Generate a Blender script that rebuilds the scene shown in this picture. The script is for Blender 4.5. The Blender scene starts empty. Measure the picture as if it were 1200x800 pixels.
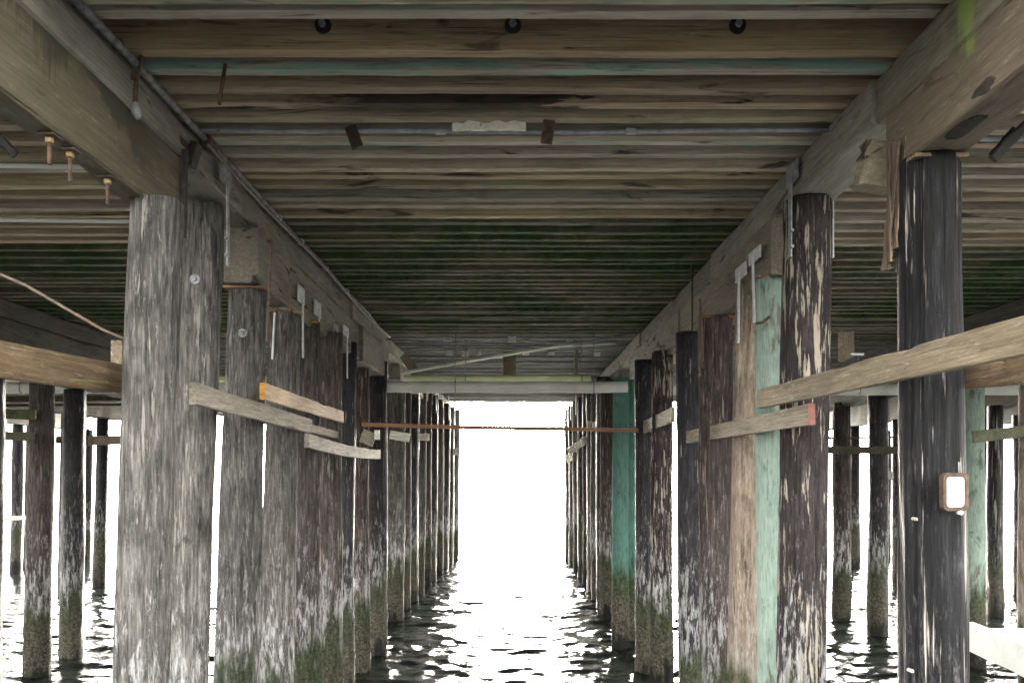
import bpy, bmesh, math, random
import numpy as np
from mathutils import Vector, Matrix, noise

random.seed(7)
R = math.radians
scene = bpy.context.scene
COL = scene.collection
F, CX, HY, CZ = 1000.0, 600.0, 550.0, 3.0      # focal (px of a 1200 px wide frame), vanishing point, eye height over the water


def at(px, py, Y):
    """point at depth Y that appears at photo pixel px, py"""
    return Vector(((px - CX) / F * Y, Y, CZ + (HY - py) / F * Y))


ONES = ['', 'first', 'second', 'third', 'fourth', 'fifth', 'sixth', 'seventh', 'eighth', 'ninth', 'tenth', 'eleventh',
        'twelfth', 'thirteenth', 'fourteenth', 'fifteenth', 'sixteenth', 'seventeenth', 'eighteenth', 'nineteenth']
TENS = {2: 'twent', 3: 'thirt', 4: 'fort', 5: 'fift', 6: 'sixt', 7: 'sevent', 8: 'eight', 9: 'ninet'}


def ordinal(n):
    if n < 20:
        return ONES[n]
    t, o = divmod(n, 10)
    return TENS[t] + 'ieth' if o == 0 else TENS[t] + 'y-' + ONES[o]


# ------------------------------------------------------------------ materials
class NT:
    def __init__(self, name):
        self.m = bpy.data.materials.new(name)
        self.m.use_nodes = True
        self.t = self.m.node_tree
        self.t.nodes.clear()
        self.out = self.n('ShaderNodeOutputMaterial')
        self.bsdf = self.n('ShaderNodeBsdfPrincipled')
        self.l(self.bsdf.outputs[0], self.out.inputs[0])

    def n(self, kind, **kw):
        nd = self.t.nodes.new(kind)
        for k, v in kw.items():
            setattr(nd, k, v)
        return nd

    def l(self, a, b):
        self.t.links.new(a, b)

    def setin(self, sock, v):
        if hasattr(v, 'is_output') or isinstance(v, bpy.types.NodeSocket):
            self.l(v, sock)
        else:
            sock.default_value = v

    def math(self, op, a, b=0.0, clamp=False):
        nd = self.n('ShaderNodeMath', operation=op, use_clamp=clamp)
        self.setin(nd.inputs[0], a)
        self.setin(nd.inputs[1], b)
        return nd.outputs[0]

    def vscale(self, v, s):
        nd = self.n('ShaderNodeVectorMath', operation='MULTIPLY')
        self.l(v, nd.inputs[0])
        nd.inputs[1].default_value = s
        return nd.outputs[0]

    def noise(self, v, scale, detail=6, rough=.6, dist=0.0):
        nd = self.n('ShaderNodeTexNoise')
        self.l(v, nd.inputs['Vector'])
        nd.inputs['Scale'].default_value = scale
        nd.inputs['Detail'].default_value = detail
        nd.inputs['Roughness'].default_value = rough
        nd.inputs['Distortion'].default_value = dist
        return nd.outputs[0]

    def ramp(self, fac, stops):
        nd = self.n('ShaderNodeValToRGB')
        e = nd.color_ramp.elements
        while len(e) < len(stops):
            e.new(.5)
        for el, (p, c) in zip(e, stops):
            el.position = p
            el.color = (c[0], c[1], c[2], 1) if not isinstance(c, (int, float)) else (c, c, c, 1)
        self.l(fac, nd.inputs[0])
        return nd.outputs[0]

    def step(self, v, lo, hi):
        nd = self.n('ShaderNodeMapRange', clamp=True)
        self.setin(nd.inputs[0], v)
        nd.inputs[1].default_value = lo
        nd.inputs[2].default_value = hi
        return nd.outputs[0]

    def mix(self, f, a, b, mode='MIX'):
        nd = self.n('ShaderNodeMix', data_type='RGBA', blend_type=mode, clamp_factor=True)
        self.setin(nd.inputs[0], f)
        for s, v in ((nd.inputs[6], a), (nd.inputs[7], b)):
            if isinstance(v, tuple):
                s.default_value = (*v, 1)
            else:
                self.l(v, s)
        return nd.outputs[2]

    def local(self):
        tc = self.n('ShaderNodeTexCoord')
        oi = self.n('ShaderNodeObjectInfo')
        r = self.math('MULTIPLY', oi.outputs['Random'], 61.0)
        cb = self.n('ShaderNodeCombineXYZ')
        self.l(r, cb.inputs[0]); self.l(r, cb.inputs[1]); self.l(r, cb.inputs[2])
        ad = self.n('ShaderNodeVectorMath', operation='ADD')
        self.l(tc.outputs['Object'], ad.inputs[0]); self.l(cb.outputs[0], ad.inputs[1])
        return ad.outputs[0], oi.outputs['Random']


def wood(name, axis, cols, streak=None, streak_amt=.0, paint=None, paint_amt=.0, moss=.0, moss_zone=None,
         tide=False, rough=.85, bump=.5, fine=1.0, spread=.35, stain=0.0, salt=0.0, checks=.5, con=1.0, algae=None, drip=None, short=1.0, speck=0.0, span=None):
    """weathered timber; grain runs along the local axis"""
    N = NT(name)
    v, rnd = N.local()

    def st(lo, hi):
        s = [hi * fine] * 3
        s[axis] = lo * short
        return N.vscale(v, s)
    grain = N.noise(st(.9, 16), 2.4, 9, .74, .15)
    fib = N.noise(st(1.6, 60), 2.0, 6, .7)
    blot = N.noise(st(.9, 3.2), 1.3, 6, .65, .5)
    col = N.ramp(grain, [(.5 - .20 / con, cols[0]), (.50, cols[1]), (.5 + .20 / con, cols[2])])
    col = N.mix(N.math('MULTIPLY', N.step(fib, .45, .72), .42 * con), col, tuple(c * .38 for c in cols[0]))
    bl = N.ramp(blot, [(.28, 1 - .55 * con), (.5, .97), (.72, 1 + .35 * con)])
    col = N.mix(.85, col, bl, 'MULTIPLY')
    # per piece tone
    hs = N.n('ShaderNodeHueSaturation')
    N.l(col, hs.inputs['Color'])
    N.l(N.math('ADD', N.math('MULTIPLY', rnd, 2 * spread), 1 - spread), hs.inputs['Value'])
    N.l(N.math('ADD', N.math('MULTIPLY', N.math('FRACT', N.math('MULTIPLY', rnd, 7.31)), .7), .6), hs.inputs['Saturation'])
    col = hs.outputs[0]
    # long drying checks: thin dark lines along the grain
    ck = N.noise(st(.35, 26), 1.5, 3, .55, .25)
    ckm = N.math('SUBTRACT', 1.0, N.step(N.math('ABSOLUTE', N.math('SUBTRACT', ck, .5)), .0, .018))
    ckz = N.step(N.noise(st(.7, 2), 1.1, 2), .45, .6)
    ckm = N.math('MULTIPLY', N.math('MULTIPLY', ckm, ckz), checks)
    height = N.math('ADD', N.math('MULTIPLY', grain, .6), N.math('MULTIPLY', fib, .35))
    if speck:
        sp = N.noise(N.vscale(v, tuple(2.2 if k == axis else 15 for k in range(3))), 2.2, 9, .8, .2)
        col = N.mix(N.math('MULTIPLY', N.step(sp, .56, .64), speck), col, tuple(min(.5, c * 2.1) for c in cols[2]))
        col = N.mix(N.math('MULTIPLY', N.math('SUBTRACT', 1.0, N.step(sp, .36, .44)), speck), col, tuple(c * .3 for c in cols[0]))
        height = N.math('ADD', height, N.math('MULTIPLY', sp, .9))
    if streak:
        s1 = N.noise(st(.55, 15), 2.1, 7, .62, .3)
        s2 = N.noise(st(.5, 2.0), 1.3, 3)
        sm = N.step(N.math('ADD', s1, N.math('MULTIPLY', N.math('SUBTRACT', s2, .5), .45)), .64 - .25 * streak_amt, .67 - .25 * streak_amt)
        sm = N.math('MULTIPLY', sm, .9)
        col = N.mix(sm, col, streak)
        height = N.math('ADD', height, N.math('MULTIPLY', sm, -.5))
    col = N.mix(ckm, col, tuple(c * .12 for c in cols[0]))
    height = N.math('SUBTRACT', height, N.math('MULTIPLY', ckm, 1.2))
    geo = N.n('ShaderNodeNewGeometry')
    sep = N.n('ShaderNodeSeparateXYZ')
    N.l(geo.outputs['Position'], sep.inputs[0])
    if paint:
        p1 = N.noise(st(.8, 6), 1.5, 8, .68, .6)
        pm = N.step(p1, .62 - .3 * paint_amt, .66 - .3 * paint_amt)
        pf = N.noise(st(1.3, 30), 2.5, 5, .7)
        pm = N.math('MULTIPLY', pm, N.math('ADD', N.math('MULTIPLY', N.step(pf, .36, .54), .75), .2))
        pc = N.mix(N.step(blot, .35, .65), tuple(c * .72 for c in paint), paint)
        col = N.mix(N.math('MULTIPLY', pm, .92), col, pc)
    if stain:
        sn = N.noise(st(1.0, 5), 1.1, 5, .6, .8)
        col = N.mix(N.math('MULTIPLY', N.step(sn, .60, .66), stain), col, (.012, .011, .009))
    if moss:
        wn = N.noise(geo.outputs['Position'], .55, 6, .65, .7)
        wf = N.noise(geo.outputs['Position'], 9.0, 6, .7)
        mm = N.math('ADD', wn, N.math('MULTIPLY', N.math('SUBTRACT', wf, .5), .35))
        if moss_zone:
            a, b, c, d = moss_zone
            zn = N.math('MULTIPLY', N.step(sep.outputs[1], a, b), N.math('SUBTRACT', 1.0, N.step(sep.outputs[1], c, d)))
            mm = N.math('ADD', mm, N.math('MULTIPLY', zn, .17))
        mm = N.math('MULTIPLY', N.step(mm, .60, .72), moss)
        gc = N.mix(N.step(wf, .4, .6), (.022, .050, .014), (.065, .105, .03))
        col = N.mix(mm, col, gc)
    if span:
        xn = N.noise(st(2.0, 9), 1.6, 8, .7)
        xx = N.math('ADD', sep.outputs[0], N.math('MULTIPLY', N.math('SUBTRACT', xn, .5), 1.6))
        bm_ = N.math('MULTIPLY', N.step(xx, span[0], span[0] + .45), N.math('SUBTRACT', 1.0, N.step(xx, span[1] - .12, span[1])))
        col = N.mix(N.math('MULTIPLY', bm_, .9), col, (.028, .025, .02))
    if algae:
        ay, az0 = algae
        an = N.noise(N.vscale(geo.outputs['Position'], (1, 9, 1.2)), 2.0, 5, .6)
        d = N.math('ABSOLUTE', N.math('SUBTRACT', N.math('ADD', sep.outputs[1], N.math('MULTIPLY', an, .22)), ay + .11))
        am = N.math('MULTIPLY', N.math('SUBTRACT', 1.0, N.step(d, .0, .15)), N.step(sep.outputs[2], az0 - .12, az0 + .12))
        am = N.step(N.math('SUBTRACT', am, N.math('MULTIPLY', N.noise(geo.outputs['Position'], 16, 6, .7), .75)), -.12, .35)
        col = N.mix(N.math('MULTIPLY', am, .9), col, (.22, .30, .07))
    if drip:
        dy0, dy1, dz = drip
        dn = N.noise(N.vscale(geo.outputs['Position'], (1, 9, .9)), 1.3, 9, .75)
        dn2 = N.noise(geo.outputs['Position'], 1.6, 4, .6)
        zz = N.math('ADD', sep.outputs[2], N.math('ADD', N.math('MULTIPLY', N.math('SUBTRACT', dn, .5), .55), N.math('MULTIPLY', N.math('SUBTRACT', dn2, .5), .9)))
        dm = N.math('MULTIPLY', N.step(zz, dz, dz + .10), N.math('SUBTRACT', 1.0, N.step(sep.outputs[1], dy0, dy1)))
        col = N.mix(N.math('MULTIPLY', dm, .8), col, (.035, .032, .024))
    roughv = rough
    if salt:
        # bleached and chalky towards the tide line
        sn = N.noise(N.vscale(v, (14, 14, 3.0)), 1.6, 8, .75, .3)
        zf = N.math('SUBTRACT', 1.0, N.step(sep.outputs[2], 1.3, 3.3))
        sm = N.step(N.math('ADD', sn, N.math('MULTIPLY', zf, .20)), .66, .74)
        sm = N.math('MULTIPLY', sm, N.math('MULTIPLY', N.math('ADD', zf, .12), salt))
        col = N.mix(sm, col, (.42, .42, .43))
        height = N.math('ADD', height, N.math('MULTIPLY', sm, .4))
    if tide:
        tn = N.noise(N.vscale(v, (5, 5, 1.4)), 1.5, 6, .6)
        z = N.math('ADD', sep.outputs[2], N.math('ADD', N.math('MULTIPLY', N.math('SUBTRACT', tn, .5), 1.5), N.math('MULTIPLY', N.math('SUBTRACT', N.math('FRACT', N.math('MULTIPLY', rnd, 13.7)), .5), .45)))
        m1 = N.math('MULTIPLY', N.math('SUBTRACT', 1.0, N.step(z, 1.0, 1.34)), .93)
        m2 = N.math('SUBTRACT', 1.0, N.step(z, .55, 1.0))
        m3 = N.math('SUBTRACT', 1.0, N.step(z, .02, .22))
        f9 = N.noise(v, 22, 6, .7)
        gcol = N.mix(N.step(f9, .4, .62), (.010, .016, .006), (.042, .058, .018))
        bcol = N.mix(N.step(f9, .42, .58), (.022, .021, .015), (.075, .068, .05))
        bcol = N.mix(N.step(N.noise(v, 60, 3, .6), .60, .66), bcol, (.22, .21, .18))
        col = N.mix(m1, col, gcol)
        col = N.mix(m2, col, bcol)
        col = N.mix(m3, col, (.008, .009, .008))
    N.l(col, N.bsdf.inputs['Base Color'])
    N.bsdf.inputs['Specular IOR Level'].default_value = .18 if axis == 2 else .3
    if rough < .6:
        rr = N.step(N.noise(st(1, 6), 2, 5), .2, .8)
        N.l(N.math('ADD', N.math('MULTIPLY', rr, .35), rough - .15), N.bsdf.inputs['Roughness'])
    else:
        N.bsdf.inputs['Roughness'].default_value = roughv
    bp = N.n('ShaderNodeBump')
    bp.inputs['Strength'].default_value = bump
    bp.inputs['Distance'].default_value = .02
    N.l(height, bp.inputs['Height'])
    N.l(bp.outputs[0], N.bsdf.inputs['Normal'])
    return N.m


def plain(name, c1, c2, rough=.5, metal=0.0, scale=14, bump=.15, c3=None, t3=.62):
    N = NT(name)
    v, rnd = N.local()
    a = N.noise(v, scale, 7, .65, .3)
    col = N.ramp(a, [(.36, c1), (.64, c2)])
    if c3:
        b = N.noise(v, scale * .55, 7, .7, .5)
        col = N.mix(N.step(b, t3, t3 + .06), col, c3)
    N.l(col, N.bsdf.inputs['Base Color'])
    N.bsdf.inputs['Roughness'].default_value = rough
    N.bsdf.inputs['Metallic'].default_value = metal
    bp = N.n('ShaderNodeBump')
    bp.inputs['Strength'].default_value = bump
    bp.inputs['Distance'].default_value = .01
    N.l(a, bp.inputs['Height'])
    N.l(bp.outputs[0], N.bsdf.inputs['Normal'])
    return N.m


BROWN = [(.25, .19, .138), (.385, .305, .225), (.50, .415, .32)]
GREYB = [(.24, .200, .145), (.40, .345, .26), (.52, .46, .36)]
OLIVE = [(.085, .082, .054), (.16, .15, .10), (.25, .235, .16)]
COOL = [(.12, .122, .118), (.20, .205, .198), (.30, .305, .295)]
TEAL = (.24, .42, .36)
MZ = (7.6, 8.3, 13.5, 15.0)
M = {
    'joist_brown': wood('joist_brown', 0, BROWN, con=.75, checks=.9, spread=.25, bump=.6, fine=1.3, speck=.25, moss=.35, stain=.6, paint=TEAL, paint_amt=-.12),
    'joist_grey': wood('joist_grey', 0, GREYB, con=.75, checks=.9, spread=.25, bump=.6, fine=1.3, speck=.25, moss=.55, stain=.8, paint=TEAL, paint_amt=-.05),
    'joist_teal': wood('joist_teal', 0, GREYB, con=.75, checks=.9, spread=.25, bump=.6, fine=1.3, speck=.25, moss=.3, stain=.6, paint=TEAL, paint_amt=.42),
    'joist_stained': wood('joist_stained', 0, BROWN, con=.75, checks=.9, spread=.25, bump=.6, fine=1.3, speck=.25, stain=1.0, span=(-1.45, .42)),
    'joist_far_dim': wood('joist_far_dim', 0, COOL, con=.75, checks=.9, spread=.25, bump=.6, fine=1.3, speck=.25, moss=.4, paint=TEAL, paint_amt=.0),  # dim bluish light of the far ceiling put into a cooler, darker wood colour
    'joist_moss': wood('joist_moss', 0, OLIVE, con=.75, checks=.9, spread=.25, bump=.6, fine=1.3, speck=.25, moss=.92, moss_zone=MZ, stain=.5),
    'stringer': wood('stringer', 1, [(.12, .108, .078), (.225, .205, .150), (.31, .288, .22)], moss=.6, stain=.7, bump=.4, spread=.15, con=.7, speck=.35, fine=1.3),
    'cap': wood('cap', 1, [(.115, .098, .070), (.215, .188, .142), (.295, .262, .205)], moss=.5, stain=.85, bump=.4, spread=.12, con=.7, speck=.35, fine=1.3),
    'stringer_algae': wood('stringer_algae', 1, [(.11, .10, .072), (.21, .19, .14), (.30, .275, .215)], moss=.6, stain=.7, bump=.4, spread=.1, con=.7, algae=(3.93, CZ + 1.98), speck=.35, fine=1.3),
    'cap_stained': wood('cap_stained', 1, [(.062, .056, .041), (.118, .106, .080), (.165, .150, .116)], moss=.6, bump=.35, spread=.05, con=.6, checks=.25, drip=(4.7, 5.2, CZ + 1.80), speck=.35, fine=1.3),
    'cap_brown': wood('cap_brown', 1, [(.09, .074, .056), (.150, .124, .098), (.205, .174, .142)], moss=.35, bump=.35, spread=.05, con=.6, checks=.25, stain=.5, algae=(3.93, CZ + 1.93), speck=.35, fine=1.3),
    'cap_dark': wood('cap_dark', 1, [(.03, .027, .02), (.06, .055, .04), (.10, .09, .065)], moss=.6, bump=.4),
    'end_grain': wood('end_grain', 0, [(.22, .13, .06), (.36, .22, .10), (.45, .30, .16)], spread=.1, checks=.3),
    'pile_grey': wood('pile_grey', 2, [(.038, .036, .034), (.115, .109, .101), (.23, .22, .205)], stain=.6, streak=(.27, .255, .235), streak_amt=.05,
                      tide=True, salt=.8, bump=.9, rough=.8, spread=.15, short=1.8, speck=0.5, con=1.25),
    'pile_brown': wood('pile_brown', 2, [(.026, .021, .021), (.062, .050, .048), (.125, .105, .10)], streak=(.26, .22, .18), streak_amt=.08,
                       tide=True, salt=.7, bump=.9, spread=.25, short=1.8, speck=0.55, con=1.15),
    'pile_dark': wood('pile_dark', 2, [(.008, .008, .010), (.020, .019, .023), (.055, .052, .060)], streak=(.22, .20, .18), streak_amt=.03,
                      tide=True, salt=.6, bump=.7, rough=.5, spread=.25, short=2.6, speck=0.55),
    'pile_peeled': wood('pile_peeled', 2, [(.014, .012, .013), (.036, .030, .032), (.075, .064, .063)], streak=(.38, .34, .28), streak_amt=.30,
                        tide=True, salt=1.0, bump=.9, spread=.05, short=2.6, speck=0.7),
    'pile_black': wood('pile_black', 2, [(.003, .003, .004), (.009, .009, .011), (.036, .036, .044)], streak=(.42, .39, .35), streak_amt=.10,
                       tide=True, salt=.25, bump=1.0, rough=.42, spread=.05, fine=.9, short=.9, speck=0.5),
    'pile_green': wood('pile_green', 2, [(.11, .12, .10), (.18, .19, .16), (.24, .25, .21)], paint=(.31, .43, .375), paint_amt=.78, stain=.5,
                       tide=True, bump=.45, spread=.08, short=2, speck=0.3),
    'pile_teal': wood('pile_teal', 2, [(.03, .05, .045), (.05, .09, .08), (.10, .15, .13)], paint=(.095, .215, .185), paint_amt=.8,
                      tide=True, bump=.45, spread=.08, short=2, speck=0.3),
    'pile_tan': wood('pile_tan', 2, [(.13, .105, .085), (.24, .20, .168), (.36, .31, .265)], streak=(.07, .05, .045), streak_amt=.02,
                     tide=True, salt=.3, bump=.7, spread=.05, short=2.6, speck=0.5),
    'board': wood('board', 1, [(.12, .098, .072), (.235, .20, .152), (.35, .31, .245)], moss=.3, bump=.35, spread=.15, speck=.35, fine=1.3),
    'board_new': wood('board_new', 1, [(.32, .24, .18), (.46, .37, .29), (.55, .46, .37)], bump=.25, spread=.05),
    'board_rust': wood('board_rust', 1, [(.085, .06, .04), (.16, .118, .080), (.24, .19, .135)], bump=.35, spread=.05, moss=.3, paint=(.36, .40, .15), paint_amt=.06, speck=.35, fine=1.3),
    'board_moss': wood('board_moss', 1, [(.04, .045, .02), (.08, .085, .04), (.13, .13, .07)], moss=.9, bump=.4),
    'lath': wood('lath', 0, [(.17, .085, .045), (.28, .155, .09), (.35, .21, .13)], bump=.25, spread=.05),
    'block': wood('block', 0, [(.55, .53, .47), (.72, .70, .64), (.82, .80, .75)], bump=.25, spread=.12, paint=(.16, .22, .07), paint_amt=-.1),
    'splinter': wood('splinter', 2, [(.09, .055, .033), (.19, .125, .08), (.33, .25, .16)], bump=.9, spread=.1, stain=.9),
    'galv': plain('galv', (.16, .17, .18), (.30, .315, .33), .65, .2, 20, .15, (.10, .075, .055), .6),
    'galv_bright': plain('galv_bright', (.42, .44, .46), (.60, .62, .63), .65, .1, 20, .15, (.25, .2, .15), .64),
    'rust': plain('rust', (.045, .031, .024), (.12, .075, .052), .9, .1, 22, .5),
    'rust_black': plain('rust_black', (.018, .015, .013), (.05, .038, .032), .75, .2, 22, .5),
    'brass_nut': plain('brass_nut', (.22, .15, .07), (.38, .28, .15), .7, .2, 40, .3),
    'pvc': plain('pvc', (.66, .66, .62), (.80, .80, .76), .6, 0, 3.5, .15, (.42, .40, .36)),
    'yellow_pipe': plain('yellow_pipe', (.58, .64, .40), (.70, .76, .50), .6, 0, 3.0, .1),
    'conduit': plain('conduit', (.20, .22, .25), (.34, .37, .41), .75, 0.0, 9, .1, (.12, .10, .08)),
    'old_pipe': plain('old_pipe', (.045, .045, .048), (.20, .205, .215), .75, .1, 16, .35, (.06, .045, .035), .55),
    'white_paint': plain('white_paint', (.62, .66, .66), (.78, .81, .80), .5, 0, 4, .1, (.45, .47, .44), .66),
    'plate_white': plain('plate_white', (.80, .80, .80), (.88, .88, .87), .35, 0, 6, .03),
    'mark': plain('mark', (.35, .36, .38), (.45, .46, .48), .6, 0, 6, .03),
    'red_paint': plain('red_paint', (.13, .05, .038), (.22, .085, .065), .8, 0, 20, .2),
    'foam': plain('foam', (.62, .58, .50), (.80, .78, .72), .9, 0, 25, .3, (.25, .19, .13), .57),
    'cable': plain('cable', (.16, .12, .09), (.28, .22, .17), .7, 0, 20, .1),
    'black_iron': plain('black_iron', (.008, .008, .008), (.02, .019, .018), .8, 0, 20, .2),
    'deck': wood('deck', 1, [(.04, .035, .025), (.075, .066, .048), (.12, .105, .08)], bump=.4),
}


# ------------------------------------------------------------------ objects
def link(name, bm_or_mesh, mat, parent=None, loc=None, smooth=False):
    if isinstance(bm_or_mesh, bmesh.types.BMesh):
        me = bpy.data.meshes.new(name)
        bm_or_mesh.normal_update()
        bm_or_mesh.to_mesh(me)
        bm_or_mesh.free()
    else:
        me = bm_or_mesh
    for m in (mat if isinstance(mat, (list, tuple)) else [mat]):
        me.materials.append(M[m] if isinstance(m, str) else m)
    if smooth:
        for p in me.polygons:
            p.use_smooth = True
    o = bpy.data.objects.new(name, me)
    COL.objects.link(o)
    if parent:
        o.parent = parent
    if loc is not None:
        o.location = loc
    return o


def tag(o, label, cat=None, group=None, kind=None):
    o['label'] = label
    if cat:
        o['category'] = cat
    if group:
        o['group'] = group
    if kind:
        o['kind'] = kind
    return o


def empty(name, loc, label, cat, group=None):
    o = bpy.data.objects.new(name, None)
    o.empty_display_size = .1
    COL.objects.link(o)
    o.location = loc
    return tag(o, label, cat, group)


def sweep_timber(bm, p0, p1, w, h, n=10, rough=.004, chips=3, rnd=random, twist=0.0, sag=0.0, bev=.010, seg=1):
    """squared timber from p0 to p1 (centre line); w = width across, h = height; worn edges, chips, slight wander"""
    p0, p1 = Vector(p0), Vector(p1)
    d = (p1 - p0)
    L = d.length
    d.normalize()
    up = Vector((0, 0, 1)) if abs(d.z) < .9 else Vector((0, 1, 0))
    s = d.cross(up).normalized()
    u = s.cross(d).normalized()
    prof = []
    for cx, cy in ((1, 1), (-1, 1), (-1, -1), (1, -1)):
        b = bev
        a = Vector((cx * (w / 2 - b), cy * h / 2)); c = Vector((cx * w / 2, cy * (h / 2 - b)))
        prof += [(a, (cx, cy)), (c, (cx, cy))] if cx * cy < 0 else [(c, (cx, cy)), (a, (cx, cy))]
    prof = sorted(prof, key=lambda q: math.atan2(q[0].y / h, q[0].x / w))
    chipd = {}
    for _ in range(chips):
        chipd[(rnd.randint(1, max(1, n - 1)), rnd.choice(((1, 1), (-1, 1), (-1, -1), (1, -1))))] = rnd.uniform(.3, 1.0)
    rings = []
    sd = rnd.random() * 99
    for i in range(n + 1):
        t = i / n
        c = p0.lerp(p1, t)
        off = s * (noise.noise(Vector((t * L * .5 + sd, 1, 0))) * rough * 2) + u * (noise.noise(Vector((t * L * .5 + sd, 5, 0))) * rough * 2 - sag * 4 * t * (1 - t))
        ang = twist * (t - .5)
        ring = []
        for q, k in prof:
            x, y = q.x, q.y
            ch = chipd.get((i, k), 0)
            x -= math.copysign(ch * min(.02, w * .2), x)
            y -= math.copysign(ch * min(.02, h * .2), y)
            x += rnd.uniform(-rough, rough) * .5
            y += rnd.uniform(-rough, rough) * .5
            xr, yr = x * math.cos(ang) - y * math.sin(ang), x * math.sin(ang) + y * math.cos(ang)
            ring.append(bm.verts.new(c + off + s * xr + u * yr))
        rings.append(ring)
    for a, b in zip(rings[:-1], rings[1:]):
        for i in range(8):
            j = (i + 1) % 8
            bm.faces.new((a[i], a[j], b[j], b[i]))
    bm.faces.new(rings[0][::-1])
    bm.faces.new(rings[-1])
    return bm


def timber(name, p0, p1, w, h, mat, label=None, cat=None, group=None, parent=None, end_mat=None, **kw):
    p0, p1 = Vector(p0), Vector(p1)
    c = (p0 + p1) / 2
    bm = bmesh.new()
    sweep_timber(bm, p0 - c, p1 - c, w, h, **kw)
    bmesh.ops.recalc_face_normals(bm, faces=bm.faces)
    mats = [mat]
    if end_mat:
        mats.append(end_mat)
        d = (p1 - p0).normalized()
        bm.normal_update()
        for f in bm.faces:
            if len(f.verts) == 8 and abs(f.normal.dot(d)) > .8:
                f.material_index = 1
    o = link(name, bm, mats, parent, c)
    if label:
        tag(o, label, cat, group)
    return o


def tube_bm(bm, pts, r, seg=12, cap=True):
    pts = [Vector(p) for p in pts]
    rings = []
    for i, p in enumerate(pts):
        d = (pts[min(i + 1, len(pts) - 1)] - pts[max(i - 1, 0)]).normalized()
        up = Vector((0, 0, 1)) if abs(d.z) < .9 else Vector((0, 1, 0))
        s = d.cross(up).normalized()
        u = s.cross(d)
        rr = r[i] if isinstance(r, (list, tuple)) else r
        rings.append([bm.verts.new(p + s * math.cos(a) * rr + u * math.sin(a) * rr) for a in [2 * math.pi * k / seg for k in range(seg)]])
    for a, b in zip(rings[:-1], rings[1:]):
        for i in range(seg):
            j = (i + 1) % seg
            f = bm.faces.new((a[i], a[j], b[j], b[i]))
            f.smooth = True
    if cap:
        bm.faces.new(rings[0][::-1])
        bm.faces.new(rings[-1])


def tube(name, pts, r, mat, label=None, cat=None, group=None, parent=None, seg=12):
    c = Vector(pts[0])
    bm = bmesh.new()
    tube_bm(bm, [Vector(p) - c for p in pts], r, seg)
    bmesh.ops.recalc_face_normals(bm, faces=bm.faces)
    o = link(name, bm, mat, parent, c if not parent else c - parent.location)
    if label:
        tag(o, label, cat, group)
    return o


def box_bm(bm, c, sx, sy, sz, bev=.002, rot=None):
    r = bmesh.ops.create_cube(bm, size=1)
    vs = r['verts']
    bmesh.ops.scale(bm, vec=(sx, sy, sz), verts=vs)
    if bev:
        es = list({e for v in vs for e in v.link_edges})
        rb = bmesh.ops.bevel(bm, geom=es, offset=bev, segments=1, affect='EDGES')
        vs = list({v for f in rb['faces'] for v in f.verts} | {v for v in vs if v.is_valid})
    if rot is not None:
        bmesh.ops.rotate(bm, cent=(0, 0, 0), matrix=rot, verts=vs)
    bmesh.ops.translate(bm, vec=c, verts=vs)


def box(name, c, sx, sy, sz, mat, parent=None, bev=.002, rot=None, label=None, cat=None, group=None):
    bm = bmesh.new()
    box_bm(bm, (0, 0, 0), sx, sy, sz, bev, rot)
    c = Vector(c)
    o = link(name, bm, mat, parent, c if not parent else c - parent.location)
    if label:
        tag(o, label, cat, group)
    return o


# ------------------------------------------------------------------ piles
def pile_mesh(r0, r1, H, dx, seg=40, rings=34, seed=0, cracks=12, depth=.016, lump=.022):
    """base at z=0, top at z=H; r0 bottom radius, r1 top radius; the top is shifted by dx"""
    rnd = random.Random(seed)
    bm = bmesh.new()
    cr = [(rnd.uniform(0, 2 * math.pi), rnd.uniform(.35, 1), rnd.uniform(0, .8) * H, rnd.uniform(.25, .9) * H, rnd.uniform(-.06, .06)) for _ in range(cracks)]
    rows = []
    for i in range(rings + 1):
        t = i / rings
        z = t * H
        cx = dx * t + noise.noise(Vector((z * .35, seed * 3.1, 0))) * .018
        cy = noise.noise(Vector((z * .35, seed * 3.1, 9))) * .018
        rr = r0 + (r1 - r0) * t
        row = []
        for k in range(seg):
            a = 2 * math.pi * k / seg
            n1 = noise.noise(Vector((math.cos(a) * 1.2, math.sin(a) * 1.2, z * .45 + seed * 7)))
            n2 = noise.noise(Vector((math.cos(a) * 5, math.sin(a) * 5, z * .9 + seed * 5)))
            n3 = noise.noise(Vector((math.cos(a) * 14, math.sin(a) * 14, z * 1.3 + seed)))
            r = rr + n1 * lump + n2 * lump * .35 + n3 * lump * .22
            if z < 2.2:
                r += max(0, noise.noise(Vector((math.cos(a) * 3, math.sin(a) * 3, z * 6 + seed)))) * .035 * min(1, (2.2 - z) / .5)
            for ca, cd, z0, zl, w in cr:
                if z0 < z < z0 + zl:
                    ww = math.sin(math.pi * (z - z0) / zl)
                    da = (a - ca - w * (z - z0) - .08 * noise.noise(Vector((z, ca, seed))) + math.pi) % (2 * math.pi) - math.pi
                    r -= depth * cd * ww * math.exp(-(da / .085) ** 2)
            row.append(bm.verts.new((cx + math.cos(a) * r, cy + math.sin(a) * r, z)))
        rows.append(row)
    for a, b in zip(rows[:-1], rows[1:]):
        for i in range(seg):
            j = (i + 1) % seg
            f = bm.faces.new((a[i], a[j], b[j], b[i]))
            f.smooth = True
    # chamfered top
    top = []
    for v in rows[-1]:
        c = Vector((dx, 0, H))
        top.append(bm.verts.new(v.co.lerp(c, .07) + Vector((0, 0, .012))))
    for i in range(seg):
        j = (i + 1) % seg
        bm.faces.new((rows[-1][i], rows[-1][j], top[j], top[i]))
    bm.faces.new(top)
    bm.faces.new(rows[0][::-1])
    return bm


PILE_Z0 = -1.2
pile_n = [0]
FARW = 325


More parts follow.
